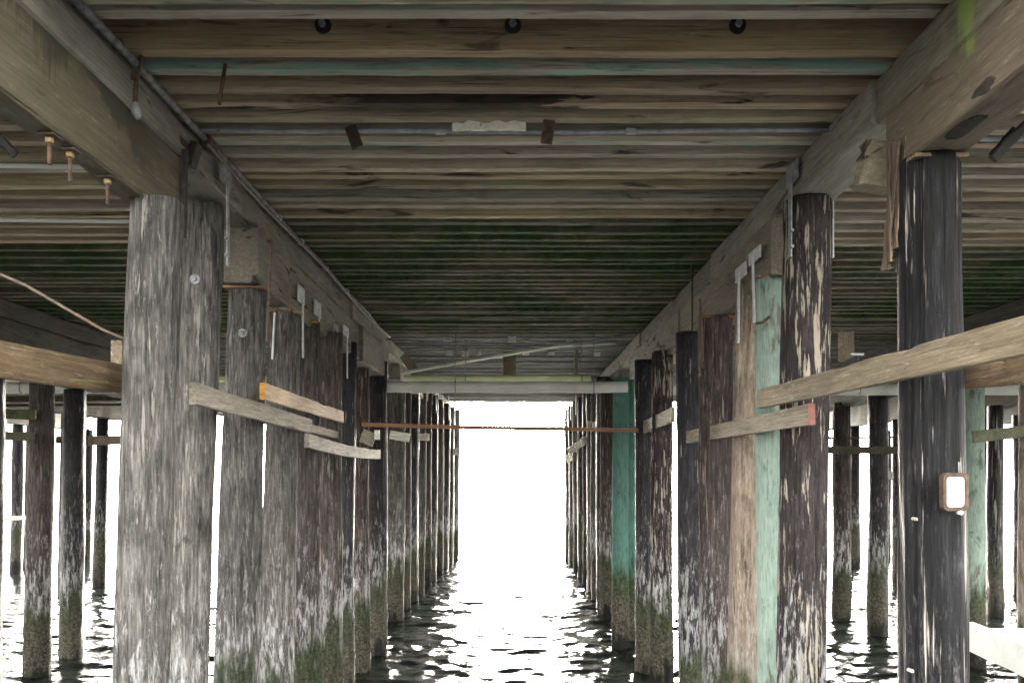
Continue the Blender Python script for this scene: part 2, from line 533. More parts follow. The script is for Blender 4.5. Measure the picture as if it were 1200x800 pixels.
def pile(Y, tl, tr, ytop, bl, br, mat, label, group, near=False, **kw):
    """tl,tr: photo columns of the edges at the top row ytop; bl,br: at row 800; Y: distance of the axis"""
    pile_n[0] += 1
    zt = CZ + (HY - ytop) / F * Y
    zb = CZ + (HY - 800) / F * Y
    xt, rt = ((tl + tr) / 2 - CX) / F * Y, (tr - tl) / 2 / F * Y
    xb, rb = ((bl + br) / 2 - CX) / F * Y, (br - bl) / 2 / F * Y
    k = (PILE_Z0 - zb) / (zt - zb)
    k = max(k, -1.2)
    x0, r0 = xb + (xt - xb) * k, rb + (rt - rb) * k
    H = zt - PILE_Z0
    bm = pile_mesh(r0, rt, H, xt - x0, seg=96 if near else 26, rings=90 if near else 30, seed=pile_n[0], **kw)
    o = link('pile', bm, mat, None, (x0, Y, PILE_Z0))
    tag(o, label, 'pile', group)
    return o, xt, zt


GL, GR = 'timber piles of the row left of the channel', 'timber piles of the row right of the channel'
L1a = pile(5.0, 155, 214, 238, 135, 196, 'pile_grey', 'thick pale grey pile, nearest of the left row, under the stained cap timber', GL, True, cracks=9)
L1b = pile(6.35, 214, 262, 243, 192, 243, 'pile_grey', 'grey pile with a round bolt washer high up, second of the left row', GL, True, cracks=8)
L2 = pile(7.25, 269, 312, 340, 250, 302, 'pile_grey', 'grey pile bleached white low down, third of the left row, under the short block-like cap', GL, True)
L3 = pile(8.2, 318, 353, 366, 302, 344, 'pile_grey', 'mottled grey pile framed by two bright straps under a fresh orange sawn edge', GL, True)
L4 = pile(9.0, 350, 374, 378, 340, 377, 'pile_brown', 'shadowed brown pile behind the one framed by bright straps, mossy foot', GL, True)
for (xr, Y, yt, mt, lb) in (
        (402, 9.9, 392, 'pile_brown', 'scabby brown and white pile where the curved grey board crosses in front'),
        (417, 11.3, 402, 'pile_dark', 'blotchy black pile behind the middle of the curved grey board'),
        (433, 12.7, 418, 'pile_brown', 'slim brown pile near the far end of the curved grey board'),
        (454, 13.9, 424, 'pile_dark', 'dark pile under the left end of the big pale cross pipe')):
    w = 300 / Y
    pile(Y, xr - w, xr, yt, xr - w - 2, xr - 1, mt, lb, GL, True, cracks=6)
pile(17.0, 451.5, 475, 440, 452.5, 473, 'pile_grey', 'pale grey pile with a sharp dark mossy foot, beyond the cross pipe on the left', GL)
far_l = [(482, 18.4), (491, 19.6), (499, 20.7), (506, 21.9), (513, 23.1), (520, 24.6), (527, 26.1), (532, 27.4), (538, 28.6)]
for i, (xr, Y) in enumerate(far_l):
    w = FARW / Y
    pile(Y, xr - w + 1, xr + 1, HY - 2000 / Y, xr - w - 2, xr - 2, ('pile_dark', 'pile_brown', 'pile_grey')[(i * 2 + 1) % 3] if i not in (4, 6) else 'pile_dark',
         'dark far left-row pile, %s beyond the pale grey one with sharp mossy foot' % ordinal(i + 1), GL)

R1 = pile(4.55, 1055, 1124, 190, 1058, 1131, 'pile_black', 'glossy black pile with thin white scratches, carrying the white plate in a rusty frame', GR, True, cracks=12, depth=.02)
R2 = pile(6.3, 920, 974, 236, 912, 965, 'pile_peeled', 'dark pile with long peeled pale streaks, second of the right row', GR, True, cracks=10, depth=.018)
G1 = pile(6.95, 886, 922, 329, 888, 922, 'pile_green', 'pale mint green painted pile beside the peeled dark one', GR, True, cracks=6, depth=.006, lump=.01)
T1 = pile(7.6, 862, 894, 335, 852, 890, 'pile_tan', 'light tan bare pile left of the mint green one', GR, True, cracks=8)
pile(8.45, 821, 859, 373, 820, 860, 'pile_brown', 'dark brown pile with a flat ledge over its top, left of the light tan one', GR, True)
pile(9.6, 791, 822, 391, 796, 826, 'pile_dark', 'blue-black pile just right of the bright slit in the right row', GR, True)
pile(11.6, 763, 787, 413, 762, 788, 'pile_peeled', 'black pile with broken pale flecks just left of the bright slit in the right row', GR, True, cracks=6)
pile(12.7, 744, 765, 423, 745, 766, 'pile_dark', 'dark pile directly in front of the two deep green ones', GR, True, cracks=6)
pile(14.4, 718, 737, 443, 716, 736, 'pile_teal', 'deep green painted pile, nearer and wider of the green pair by the cross pipe', GR, True, cracks=5, lump=.008, depth=.006)
pile(14.95, 733, 752, 446, 733, 750, 'pile_teal', 'deep green painted pile half hidden behind the right side of its green neighbour', GR, True, cracks=5, lump=.008, depth=.006)
pile(17.3, 702, 720, 445, 704, 721, 'pile_brown', 'brown far pile first beyond the deep green pair', GR)
far_r = [(698, 18.6), (692, 19.8), (687, 21.0), (682, 22.3), (676, 23.8), (671, 25.2), (666, 26.8), (662, 28.5)]
for i, (xl, Y) in enumerate(far_r):
    w = FARW / Y
    pile(Y, xl, xl + w, HY - 2000 / Y, xl + 1, xl + w + 2, ('pile_dark', 'pile_grey', 'pile_dark', 'pile_brown')[i % 4],
         'dark far pile of the right row, %s beyond the deep green pair' % ordinal(i + 2), GR)

# outer rows (X, Y, top z over eye, material, label)
GO = 'piles of the outer rows seen under the side bays'
outer = [
    (-6.88, 12.5, 1.26, 'pile_brown', 'dark brown outer pile with a thick mossy foot, left of a matching darker one'),
    (-6.96, 13.6, 1.26, 'pile_dark', 'near black outer pile standing close left of the big pale grey pile'),
    (-6.9, 11.3, 1.26, 'pile_dark', 'nearest outer pile on the left, cut by the left edge of the photo'),
    (-6.9, 16.4, 1.3, 'pile_dark', 'left outer pile hidden behind the nearest pale grey pile, nearer one'),
    (-6.9, 18.1, 1.3, 'pile_dark', 'left outer pile behind the pair of grey piles, middle one'),
    (-6.9, 22.4, 1.3, 'pile_dark', 'left outer pile standing behind the white-footed grey pile'),
    (-6.9, 26.2, 1.3, 'pile_dark', 'left outer pile standing behind the mottled strapped pile'),
    (-10.5, 17.4, 1.3, 'pile_dark', 'black second-row outer pile at the far left edge of the photo'),
    (-10.5, 21.9, 1.3, 'pile_dark', 'slim black second-row pile between the near black pile and the big grey pile'),
    (-10.5, 24.6, 1.3, 'pile_dark', 'second-row outer pile on the left behind the big grey pile'),
    (-10.5, 27.4, 1.3, 'pile_dark', 'farthest second-row outer pile on the left'),
    (-14.4, 24.9, 1.3, 'pile_dark', 'thin far pile at the left edge with a pale board beside it'),
    (-14.4, 28.6, 1.3, 'pile_dark', 'thin far pile between the two thick dark outer piles on the left'),
    (-12.7, 28.4, 1.3, 'pile_grey', 'thin pale far pile just left of the big grey pile'),
    (-14.6, 25.9, 1.3, 'pile_dark', 'thin far pile close to the left edge, between thicker outer ones'),
    (-10.5, 20.2, 1.3, 'pile_dark', 'thin dark pile right beside the near black outer pile on the left'),
    (-13.9, 28.0, 1.3, 'pile_dark', 'thinnest far pile left of the slim black second-row pile'),
    (12.5, 28.5, 1.3, 'pile_dark', 'thinnest far pile just left of the glossy black pile'),
    (12.2, 20.5, 1.3, 'pile_dark', 'far outer pile at the right edge behind the brownish one'),
    (10.6, 18.9, 1.3, 'pile_dark', 'far outer pile close behind the black shiny one on the right'),
    (6.6, 15.4, 1.35, 'pile_dark', 'straight dark outer pile seen in the bright gap left of the glossy black pile'),
    (6.72, 17.4, 1.35, 'pile_brown', 'brown outer pile seen just right of the peeled dark pile'),
    (7.02, 13.0, 1.3, 'pile_green', 'mint green painted outer pile just right of the glossy black pile'),
    (6.72, 11.0, 1.3, 'pile_tan', 'brownish outer pile at the right edge of the photo'),
    (6.65, 22.2, 1.35, 'pile_dark', 'right outer pile hidden behind the peeled pile'),
    (6.65, 25.2, 1.35, 'pile_dark', 'right outer pile hidden behind the light tan pile'),
    (10.45, 26.0, 1.3, 'pile_dark', 'slim far outer pile between the brown and the straight dark outer piles'),
    (10.1, 22.3, 1.3, 'pile_dark', 'dark outer pile peeping out along the left edge of the glossy black pile'),
    (9.9, 17.5, 1.3, 'pile_black', 'black shiny outer pile right of the mint green outer one'),
    (14.4, 28.4, 1.3, 'pile_dark', 'far outer pile hidden behind the glossy black pile'),
    (14.4, 25.4, 1.3, 'pile_dark', 'far third-row pile behind the black shiny outer pile on the right'),
]
for i, (X, Y, zt, mt, lb) in enumerate(outer):
    c = CX + X / Y * F
    w = (.37 if abs(X) < 8 else .34) / Y * F / 2
    s = -1 if X < 0 else 0
    if mt == 'pile_green':
        w *= .95
    pile(Y, c - w * .9, c + w * .9, HY - zt / Y * F, c - w + s * 6, c + w + s * 6, mt, lb, GO, cracks=5)

# ------------------------------------------------------------------ joists and deck
JB, JH = 2.25, .30           # underside of the joists over eye level, depth
JT = .088
PIER_Y0, PIER_Y1 = 1.6, 28.9
rj = random.Random(3)
jm_cache = {}


def joist_mesh(length, variant):
    key = (length, variant)
    if key not in jm_cache:
        bm = bmesh.new()
        r = random.Random(variant * 17 + int(length))
        sweep_timber(bm, (-length / 2, 0, 0), (length / 2, 0, 0), JT, JH, n=44, rough=.0038, chips=0, rnd=r, twist=r.uniform(-.02, .02), sag=r.uniform(-.004, .004), bev=.003)
        bmesh.ops.recalc_face_normals(bm, faces=bm.faces)
        me = bpy.data.meshes.new('ceiling_joist')
        bm.normal_update(); bm.to_mesh(me); bm.free()
        jm_cache[key] = me
    return jm_cache[key]


jm_mats = {}


def joist(X0, X1, Y, mat, label, group, dz=0.0):
    L = X1 - X0
    var = rj.randint(0, 5)
    key = (round(L, 2), var, mat)
    if key not in jm_mats:
        me = joist_mesh(L, var).copy()
        me.materials.clear()
        me.materials.append(M[mat])
        jm_mats[key] = me
    o = bpy.data.objects.new('ceiling_joist', jm_mats[key])
    COL.objects.link(o)
    o.location = ((X0 + X1) / 2 + rj.uniform(-.03, .03), Y + JT / 2, CZ + JB + JH / 2 + .004 + dz + rj.uniform(-.016, .016))
    o.rotation_euler = (rj.uniform(-.05, .05), 0, rj.uniform(-.0025, .0025))
    tag(o, label, 'joist', group)
    return o


GJ = 'joists of the middle bay ceiling'
named = [
    (3.05, 'joist_brown', 'brown joist of the middle bay above the top edge of the photo, first'),
    (3.32, 'joist_grey', 'grey joist of the middle bay above the top edge of the photo, second'),
    (3.58, 'joist_brown', 'brown joist of the middle bay above the top edge of the photo, third'),
    (3.84, 'joist_brown', 'brown joist along the very top edge of the photo'),
    (4.02, 'joist_teal', 'joist with thin turquoise paint line along the top of the photo'),
    (4.20, 'joist_grey', 'grey knotty joist just in front of the one with three round washers'),
    (4.61, 'joist_brown', 'deep brown joist with three round rusty washers high on its face'),
    (4.80, 'joist_teal', 'joist with faded turquoise paint behind the one with washers'),
    (5.02, 'joist_brown', 'clean reddish joist between the turquoise one and the black stained one'),
    (5.28, 'joist_stained', 'joist with a long black stain over the middle of the bay'),
    (5.47, 'joist_grey', 'broken-edged joist with pale splinters above the grey conduit'),
    (5.74, 'joist_grey', 'grey joist just behind the thin grey conduit'),
    (5.88, 'joist_teal', 'pale turquoise-grey joist second behind the thin grey conduit'),
]
for Y, mt, lb in named:
    joist(-2.35, 2.35, Y, mt, lb, GJ)
Y, i = 6.10, 3
while Y < PIER_Y1 - .1:
    if Y < 7.75:
        mt = rj.choice(('joist_grey', 'joist_brown', 'joist_grey', 'joist_grey'))
        word = 'weathered grey-brown joist'
    elif Y < 14.2:
        mt = 'joist_moss'
        word = 'green mossy joist'
    else:
        mt = 'joist_far_dim'
        word = 'dim-tinted grey far joist'
    joist(-2.35, 2.35, Y, mt, '%s of the middle bay, %s behind the thin grey conduit' % (word, ordinal(i)), GJ)
    Y += .25 + rj.uniform(-.012, .012)
    i += 1
for side, s in (('left', -1), ('right', 1)):
    g = 'joists of the %s bay ceiling' % side
    Y, i = 3.9, 1
    while Y < PIER_Y1 - .1:
        mt = rj.choice(('joist_grey', 'joist_grey', 'joist_brown')) if Y < 8.6 else ('joist_moss' if Y < 15 else 'joist_far_dim')
        a, b = (-15.6, -2.05) if s < 0 else (2.05, 15.6)
        a, b = (a, b - .33) if s < 0 else (a + .33, b)
        word = 'weathered joist' if Y < 8.6 else ('dim mossy joist' if Y < 15 else 'dim-tinted far joist')
        joist(a, b, Y, mt, '%s of the %s side bay, %s counted from the near end' % (word, side, ordinal(i)), g)
        Y += .29 + rj.uniform(-.015, .015)
        i += 1

bm = bmesh.new()
x = -15.8
rd = random.Random(5)
while x < 15.8:
    w = rd.uniform(.17, .23)
    box_bm(bm, (x + w / 2, (2.5 + PIER_Y1) / 2, CZ + JB + JH + .065 + rd.uniform(-.003, .003)), w - .001, PIER_Y1 - 2.5, .07, .004)
    x += w
tag(link('pier_deck', bm, 'deck'), 'plank deck of the pier lying on all the ceiling joists', 'deck')

# ------------------------------------------------------------------ stringers (upper) and caps (lower)
SX0, SX1 = 2.10, 2.42
SZ0, SZ1 = 1.99, 2.25
GS = 'long stringer timbers under the joists'
GC = 'cap timbers between stringers and piles'


def ytimber(name, side, x0, x1, y0, y1, z0, z1, mat, label, cat, group, **kw):
    xc = side * (x0 + x1) / 2
    return timber(name, (xc, y0, CZ + (z0 + z1) / 2), (xc, y1, CZ + (z0 + z1) / 2), x1 - x0, z1 - z0 - .004, mat, label, cat, group,
                  n=max(4, int((y1 - y0) / .35)), chips=int((y1 - y0) * 1.5) + 1, rough=.007, bev=.012, **kw)


for (a, b, dx, lb) in ((PIER_Y0, 6.62, 0, 'grey-brown stringer running over the nearest left piles, with the old pipe along it'),
                       (6.63, 11.2, .012, 'left stringer length beyond the nearest piles, over the short block-like cap'),
                       (11.21, 19.5, -.01, 'far left stringer reaching past the big cross pipe'),
                       (19.51, PIER_Y1, .0, 'last left stringer length at the bright end of the pier')):
    ytimber('stringer', -1, SX0 + dx, SX1 + dx, a, b, SZ0, SZ1, 'stringer', lb, 'stringer', GS)
for (a, b, dx, lb) in ((PIER_Y0, 4.93, 0, 'right stringer with a bright yellow-green algae streak, nearest the camera'),
                       (4.94, 8.9, -.03, 'pale splintery right stringer length above the peeled pile'),
                       (8.91, 14.0, .012, 'right stringer length over the dark piles beyond the green painted one'),
                       (14.01, 21.0, -.01, 'mossy right stringer length over the deep green pile pair'),
                       (21.01, PIER_Y1, .0, 'last right stringer length at the bright end of the pier')):
    ytimber('stringer', 1, SX0 + dx, SX1 + dx, a, b, SZ0, SZ1, 'stringer_algae' if a < 2 else 'stringer', lb, 'stringer', GS)

caps_l = [(PIER_Y0, 5.42, 1.555, 2.10, 2.25, 'cap_stained', 'massive stained cap timber at the upper left with bolts hanging below'),
          (7.0, 8.0, 1.53, 2.08, 2.36, 'cap', 'short block-like cap on the white-footed grey pile'),
          (8.04, 9.6, 1.49, 2.09, 2.38, 'cap', 'cap timber over the strapped pile with a fresh orange underside edge'),
          (9.62, 11.8, 1.52, 2.11, 2.38, 'cap', 'cap timber over the scabby brown pile on the left'),
          (11.82, 14.25, 1.50, 2.06, 2.38, 'board', 'cap timber coloured pale for its lit end just before the big cross pipe on the left'),  # lit grey end put into the colour by the paler board wood
          (16.2, 20.5, 1.70, 2.12, 2.40, 'cap', 'far cap timber beyond the cross pipe on the left'),
          (21.0, 28.6, 1.72, 2.12, 2.40, 'cap', 'last cap timber toward the bright end on the left')]
for a, b, z, x0, x1, mt, lb in caps_l:
    ytimber('cap_timber', -1, x0, x1, a, b, z, SZ0 - .003, mt, lb, 'cap timber', GC, end_mat='end_grain' if 8 < a < 9 else None)
caps_r = [(PIER_Y0, 4.78, 1.645, 2.10, 2.36, 'cap_brown', 'massive brown cap timber at the upper right with rotted hollows on its underside'),
          (6.72, 7.45, 1.53, 2.04, 2.36, 'cap', 'short greenish cap block on the mint green pile'),
          (7.47, 8.9, 1.52, 2.06, 2.38, 'cap', 'cap timber on the dark brown pile right of the channel'),
          (8.92, 10.6, 1.54, 2.09, 2.38, 'cap', 'cap timber on the blue-black pile'),
          (10.62, 14.0, 1.53, 2.07, 2.38, 'cap', 'mossy cap timber on the two dark piles before the deep green pair'),
          (14.02, 15.4, 1.52, 2.12, 2.38, 'cap', 'cap timber on the deep green pile pair'),
          (17.0, 21.5, 1.70, 2.12, 2.40, 'cap', 'far cap timber beyond the cross pipe on the right'),
          (22.0, 28.6, 1.72, 2.12, 2.40, 'cap', 'last cap timber toward the bright end on the right')]
for a, b, z, x0, x1, mt, lb in caps_r:
    ytimber('cap_timber', 1, x0, x1, a, b, z, SZ0 - .003, mt, lb, 'cap timber', GC)
for X, y0 in ((6.85, 7.0), (10.4, 9.0), (14.4, 12.0)):
    for s, nm in ((-1, 'left'), (1, 'right')):
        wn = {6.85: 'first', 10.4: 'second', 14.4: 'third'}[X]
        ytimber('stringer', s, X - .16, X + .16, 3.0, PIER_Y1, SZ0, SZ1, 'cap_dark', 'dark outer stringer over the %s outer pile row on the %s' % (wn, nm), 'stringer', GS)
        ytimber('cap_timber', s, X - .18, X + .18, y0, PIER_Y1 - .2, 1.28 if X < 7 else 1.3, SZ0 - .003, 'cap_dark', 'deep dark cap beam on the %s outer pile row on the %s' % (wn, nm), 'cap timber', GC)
# short pile heads carried up under the outer caps are hidden in the caps themselves

# ------------------------------------------------------------------ boards nailed along the piles
GB = 'boards nailed along the pile rows'


def bd(px0, pyt0, pyb0, px1, pyt1, pyb1, X, mat, label, th=.045, end=None, name='brace_board', sag=0.0, n=12, cat='board', group=GB):
    """a board in the plane X (its channel-side face), given by photo columns and rows of its two ends"""
    Ya, Yb = X / ((px0 - CX) / F), X / ((px1 - CX) / F)
    za, ha = CZ + (HY - (pyt0 + pyb0) / 2) / F * Ya, (pyb0 - pyt0) / F * Ya
    zb, hb = CZ + (HY - (pyt1 + pyb1) / 2) / F * Yb, (pyb1 - pyt1) / F * Yb
    xc = X + (th / 2 if X > 0 else -th / 2)
    return timber(name, (xc, Ya, za), (xc, Yb, zb), th, (ha + hb) / 2, mat, label, cat, group, end_mat=end, n=n, rough=.003, chips=4, bev=.004, sag=sag)


bd(230, 449, 473, 366, 490, 508, -1.99, 'board', 'weathered grey board across the second, third and fourth left piles')
bd(311, 448, 468, 403, 482, 495, -1.935, 'board_new', 'fresh pinkish board with an orange cut end, above the grey ones on the left', end='end_grain')
bd(362, 508, 523, 446, 526, 538, -1.96, 'board', 'curved grey board low on the left row', sag=.035, n=18)
bd(365, 497, 506, 400, 506, 515, -1.99, 'board_rust', 'short dull brown board between the pinkish and the curved board')
bd(-60, 385, 436, 146, 428, 459, -2.40, 'board_rust', 'wide brown plank with yellow lichen running off the left edge of the photo', th=.05)
box('packing_block', at(140, 415, 5.55), .075, .09, .17, 'board_rust', label='small brown block standing on the end of the wide lichened plank', cat='block', bev=.004)
bd(887, 457, 479, 1260, 352, 402, 1.925, 'board', 'long pale plank rising to the right edge in front of the black pile', th=.05, n=20)
bd(803, 505, 520, 947, 473, 497, 1.93, 'board', 'shorter grey board with a red painted end below the long plank', end='red_paint')
bd(748, 495, 511, 787, 478, 493, 1.93, 'board', 'greenish grey board by the deep green piles with the thin lath ending on it')
bd(1128, 432, 452, 1290, 400, 446, 2.47, 'board_rust', 'dull brown plank behind the black pile below the long pale plank', th=.05)
# end grain is only visible where the board is cut square
GK = 'spacer boards and wood blocks on far piles'


def face_board(px0, px1, py0, py1, Y, mat, label, th=.05, name='spacer_board', tilt=0.0):
    a, b = at(px0, (py0 + py1) / 2 + tilt, Y), at(px1, (py0 + py1) / 2 - tilt, Y)
    return timber(name, a, b, th, (py1 - py0) / F * Y, mat, label, 'board', GK, n=5, rough=.003, chips=2, bev=.004)


face_board(424, 439, 505, 521, 12.45, 'board', 'stubby grey board end near the start of the thin lath', tilt=-3)
face_board(439, 445, 504, 515, 12.4, 'block', 'tiny pale block beside the stubby board end near the lath')
face_board(457, 480, 506, 516, 16.7, 'block', 'pale mossy board across the pale grey pile beyond the lath', tilt=-2)
face_board(490, 503, 508, 516, 19.2, 'block', 'small white block on the far left piles under the lath')
face_board(531, 539, 525, 533, 26.5, 'block', 'white chip of board on the last left piles')
for k, (a, b, c, d, Y) in enumerate(((688, 692, 493, 501, 20), (694, 697, 494, 501, 19.6), (698, 702, 494, 501, 19))):
    face_board(a, b, c, d, Y, 'block', '%s of three small white blocks above the lath on the far right piles' % ('left', 'middle', 'right')[k])
for k, (a, b, c, d, Y) in enumerate(((681, 688, 512, 521, 21.2), (674, 682, 517, 525, 22.8), (666, 674, 523, 531, 24.6), (663, 670, 532, 541, 25.6))):
    face_board(a, b, c, d, Y, 'block', '%s of four white board ends stepping down the far right piles' % ('top', 'second', 'third', 'lowest')[k], tilt=2)
# laths over the channel
timber('lath', at(424, 497, 12.5), at(748, 504, 12.5), .03, .058, 'lath', 'long thin reddish lath across the channel at pile height', 'lath', n=16, rough=.004, chips=4, bev=.003, sag=.01)
timber('lath', at(550, 491, 24), at(664, 492, 24), .03, .05, 'lath', 'faint second lath across the far end of the channel', 'lath', n=6, rough=.003, chips=1, bev=.003)

# boards in the outer bays
GBo = 'horizontal boards between outer piles'


def ob(px0, py0, px1, py1, hpx, Y, mat, label, th=.05):
    return timber('brace_board', at(px0, py0, Y), at(px1, py1, Y), th, hpx / F * Y, mat, label, 'board', GBo, n=8, rough=.004, chips=3, bev=.004)


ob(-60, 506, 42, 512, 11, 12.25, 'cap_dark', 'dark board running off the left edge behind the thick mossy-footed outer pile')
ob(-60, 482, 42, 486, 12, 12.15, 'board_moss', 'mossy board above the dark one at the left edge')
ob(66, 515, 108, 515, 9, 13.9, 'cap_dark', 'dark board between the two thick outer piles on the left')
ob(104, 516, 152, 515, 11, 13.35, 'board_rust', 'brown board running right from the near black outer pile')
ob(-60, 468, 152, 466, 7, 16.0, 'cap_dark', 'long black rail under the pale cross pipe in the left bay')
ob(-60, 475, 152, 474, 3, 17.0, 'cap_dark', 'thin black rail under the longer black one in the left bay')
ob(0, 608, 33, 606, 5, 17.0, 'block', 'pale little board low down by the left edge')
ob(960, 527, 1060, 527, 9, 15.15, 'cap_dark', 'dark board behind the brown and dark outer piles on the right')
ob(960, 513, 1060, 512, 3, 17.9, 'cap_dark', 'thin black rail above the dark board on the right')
ob(1140, 512, 1230, 502, 14, 10.75, 'board_moss', 'greenish short board near the right edge across the brownish outer pile')

# ------------------------------------------------------------------ pipes
def cross_pipe(x0, x1, Y, z, r, mat, label, hang=()):
    root = empty('pipe', (x0, Y, CZ + z), label, 'pipe')
    pts = [(x0 + (x1 - x0) * k / 12, Y, CZ + z + .006 * math.sin(k * 1.7)) for k in range(13)]
    tube('pipe_run', pts, r, mat, parent=root, seg=28)
    for hx in hang:
        bm = bmesh.new()
        tube_bm(bm, [(0, 0, r * .2), (0, 0, JB - z - .01)], .006, 6)
        ring = [(math.cos(a) * 0, math.cos(a) * (r + .012), math.sin(a) * (r + .012)) for a in [k * math.pi / 10 for k in range(21)]]
        tube_bm(bm, ring, .008, 6)
        link('hanger', bm, 'galv', root, (hx - x0, 0, 0))
    return root


cross_pipe(-2.28, 1.90, 14.05, 1.355, .092, 'pvc', 'big pale grey pipe hanging across the channel under the far ceiling', hang=(-.93, 1.34))
cross_pipe(-1.85, 1.36, 14.7, 1.57, .055, 'yellow_pipe', 'yellowish pipe just above and behind the big pale cross pipe', hang=(-.8, 1.2))
cross_pipe(-15.2, -2.7, 14.3, 1.37, .095, 'pvc', 'big pale pipe crossing the left side bay', hang=(-9.5, -5.2, -8.2))
cross_pipe(-15.2, -2.7, 14.75, 1.56, .055, 'yellow_pipe', 'yellowish pipe above the pale pipe in the left side bay', hang=(-7.6,))
cross_pipe(2.7, 15.2, 14.3, 1.34, .095, 'pvc', 'big pale pipe crossing the right side bay', hang=(5.8, 9.4))

# thin grey conduit under the ceiling
root = empty('conduit', (-2.1, 5.62, CZ + 2.22), 'thin grey conduit running across the ceiling below the broken joist', 'conduit')
pts = [(-2.08 + 4.16 * k / 16, 5.60 + .012 * math.sin(k * .8), CZ + 2.225 - .010 * math.sin(math.pi * k / 16)) for k in range(17)]
tube('conduit_run', pts, .014, 'conduit', parent=root, seg=10)
for hx in (-1.02, .23):
    box('coupling', (hx + .55, 5.602, CZ + 2.218), .07, .036, .036, 'conduit', root, bev=.006)
# pieces of steel strap / wood cleats holding things under the joists
for px, py, mt, tilt, lb in ((415, 161, 'rust_black', -.35, 'small rusty metal tab hanging under the ceiling left of centre'),
                             (642, 155, 'rust', .12, 'mossy wooden tab hanging under the ceiling right of centre')):
    p = at(px, py, 5.50)
    o = box('hanger_tab', p, .075, .022, .15, mt, bev=.004, rot=Matrix.Rotation(tilt, 3, 'Y'), label=lb, cat='hanger')
# pale broken splinter
bm = bmesh.new()
r = random.Random(4)
xs = [k / 14 for k in range(15)]
top, bot = [], []
for t in xs:
    top.append((t * .47, r.uniform(.02, .045)))
    bot.append((t * .47, -.012 + r.uniform(-.004, .004)))
for (a, b), (c, d) in zip(zip(top[:-1], top[1:]), zip(bot[:-1], bot[1:])):
    vs = [bm.verts.new((q[0], yy, q[1])) for yy in (0, .035) for q in (c, d, b, a)]
    for f in ((0, 1, 2, 3), (7, 6, 5, 4), (0, 4, 5, 1), (3, 2, 6, 7), (0, 3, 7, 4), (1, 5, 6, 2)):
        bm.faces.new([vs[k] for k in f])
bmesh.ops.remove_doubles(bm, verts=bm.verts, dist=.0005)
tag(link('wood_splinter', bm, 'foam', None, at(530, 149, 5.44)), 'ragged white splinter of wood stuck below the ceiling above the conduit', 'splinter')


def rod_pieces(pts, r, mat, name, label, cat, group=None):
    return tube(name, pts, r, mat, label, cat, group, seg=8)


rod_pieces([at(264, 76, 4.78), at(257, 122, 4.72)], .011, 'rust', 'hanging_bolt', 'rusty rod poking down from the ceiling near the upper left', 'bolt')

# washers on the joist face
GW = 'round washers on the deep brown joist'
for px, nm in ((378, 'left'), (601, 'middle'), (865, 'right')):
    p = at(px, 29, 4.595)
    root = empty('bolt_washer', p, '%s of the three round rusty washers on the deep brown joist' % nm, 'washer', GW)
    bm = bmesh.new()
    tube_bm(bm, [(0, .02, 0), (0, 0, 0)], .044, 24)
    link('washer', bm, 'black_iron', root)
    bm = bmesh.new()
    tube_bm(bm, [(0, -.002, 0), (0, -.024, 0)], .021, 6)
    link('nut', bm, 'galv', root)

# old pipe along the left stringer
root = empty('service_pipe', (-2.06, PIER_Y0, CZ + 2.2), 'dark weathered pipe running along the top of the left stringer', 'pipe')
pts = [(-2.055 + .008 * math.sin(k * 1.1), PIER_Y0 + (14.2 - PIER_Y0) * k / 30, CZ + 2.212 - .008 * math.cos(k * .9)) for k in range(31)]
tube('pipe_run', pts, .024, 'old_pipe', parent=root, seg=12)
for Yc in (4.45, 5.72, 7.5, 8.3, 9.4, 10.6, 12.2):
    bm = bmesh.new()
    ring = [(math.cos(a) * .028, 0, math.sin(a) * .028) for a in [k * math.pi / 8 for k in range(17)]]
    tube_bm(bm, ring, .007, 6)
    link('pipe_clamp', bm, 'rust' if Yc < 6 else 'galv_bright', root, Vector((-2.055, Yc, CZ + 2.212)) - root.location)
# a splice sleeve
box('sleeve', (-2.055, 5.80, CZ + 2.212), .07, .16, .07, 'rust', root, bev=.012)
# rod running beside the pipe (second thin one beyond the sleeve)
tube('service_cable', [(-2.03, 5.7 + k * .75, CZ + 2.165 - .02 * math.sin(k)) for k in range(12)], .010, 'cable',
     'thin brown cable strung below the pipe on the left stringer', 'cable', seg=8)

# hooked bolt on the left stringer
root = empty('drift_bolt', at(160, 95, 4.66), 'rusty bolt with a rounded end hanging on the left stringer beside the pipe', 'bolt')
tube('shank', [at(166, 66, 4.66), at(160, 92, 4.66), at(158, 128, 4.66)], .014, 'rust', parent=root, seg=10)
tube('head', [at(158, 121, 4.655), at(160, 133, 4.655), at(162, 139, 4.655)], [.018, .028, .014], 'galv', parent=root, seg=12)
box('clip', at(160, 82, 4.64), .045, .02, .12, 'rust', root, bev=.004, rot=Matrix.Rotation(.2, 3, 'Y'))

# bolts under the left cap timber
GBt = 'bolts through the underside of the left cap timber'
for k, (px, py, ln) in enumerate(((58, 152, .10), (82, 177, .12), (126, 209, .11), (163, 227, .04))):
    Yb = 2.15 / ((CX - px) / F)
    p = Vector((-2.15, Yb, CZ + 1.553))
    root = empty('cap_bolt', p, '%s rusty bolt with a square plate under the massive left cap timber' % ('nearest', 'second', 'third', 'farthest')[k], 'bolt', GBt)
    box('plate', p + Vector((0, 0, -.006)), .085, .085, .010, 'rust', root, bev=.002)
    bm = bmesh.new(); tube_bm(bm, [(0, 0, -.010), (0, 0, -.038)], .021, 6); link('nut', bm, 'brass_nut', root)
    bm = bmesh.new(); tube_bm(bm, [(0, 0, -.036), (0, 0, -.036 - ln)], .010, 8); link('shank', bm, 'rust', root)

# ------------------------------------------------------------------ steel straps between stringers and piles
GT = 'steel straps tying stringers to piles'


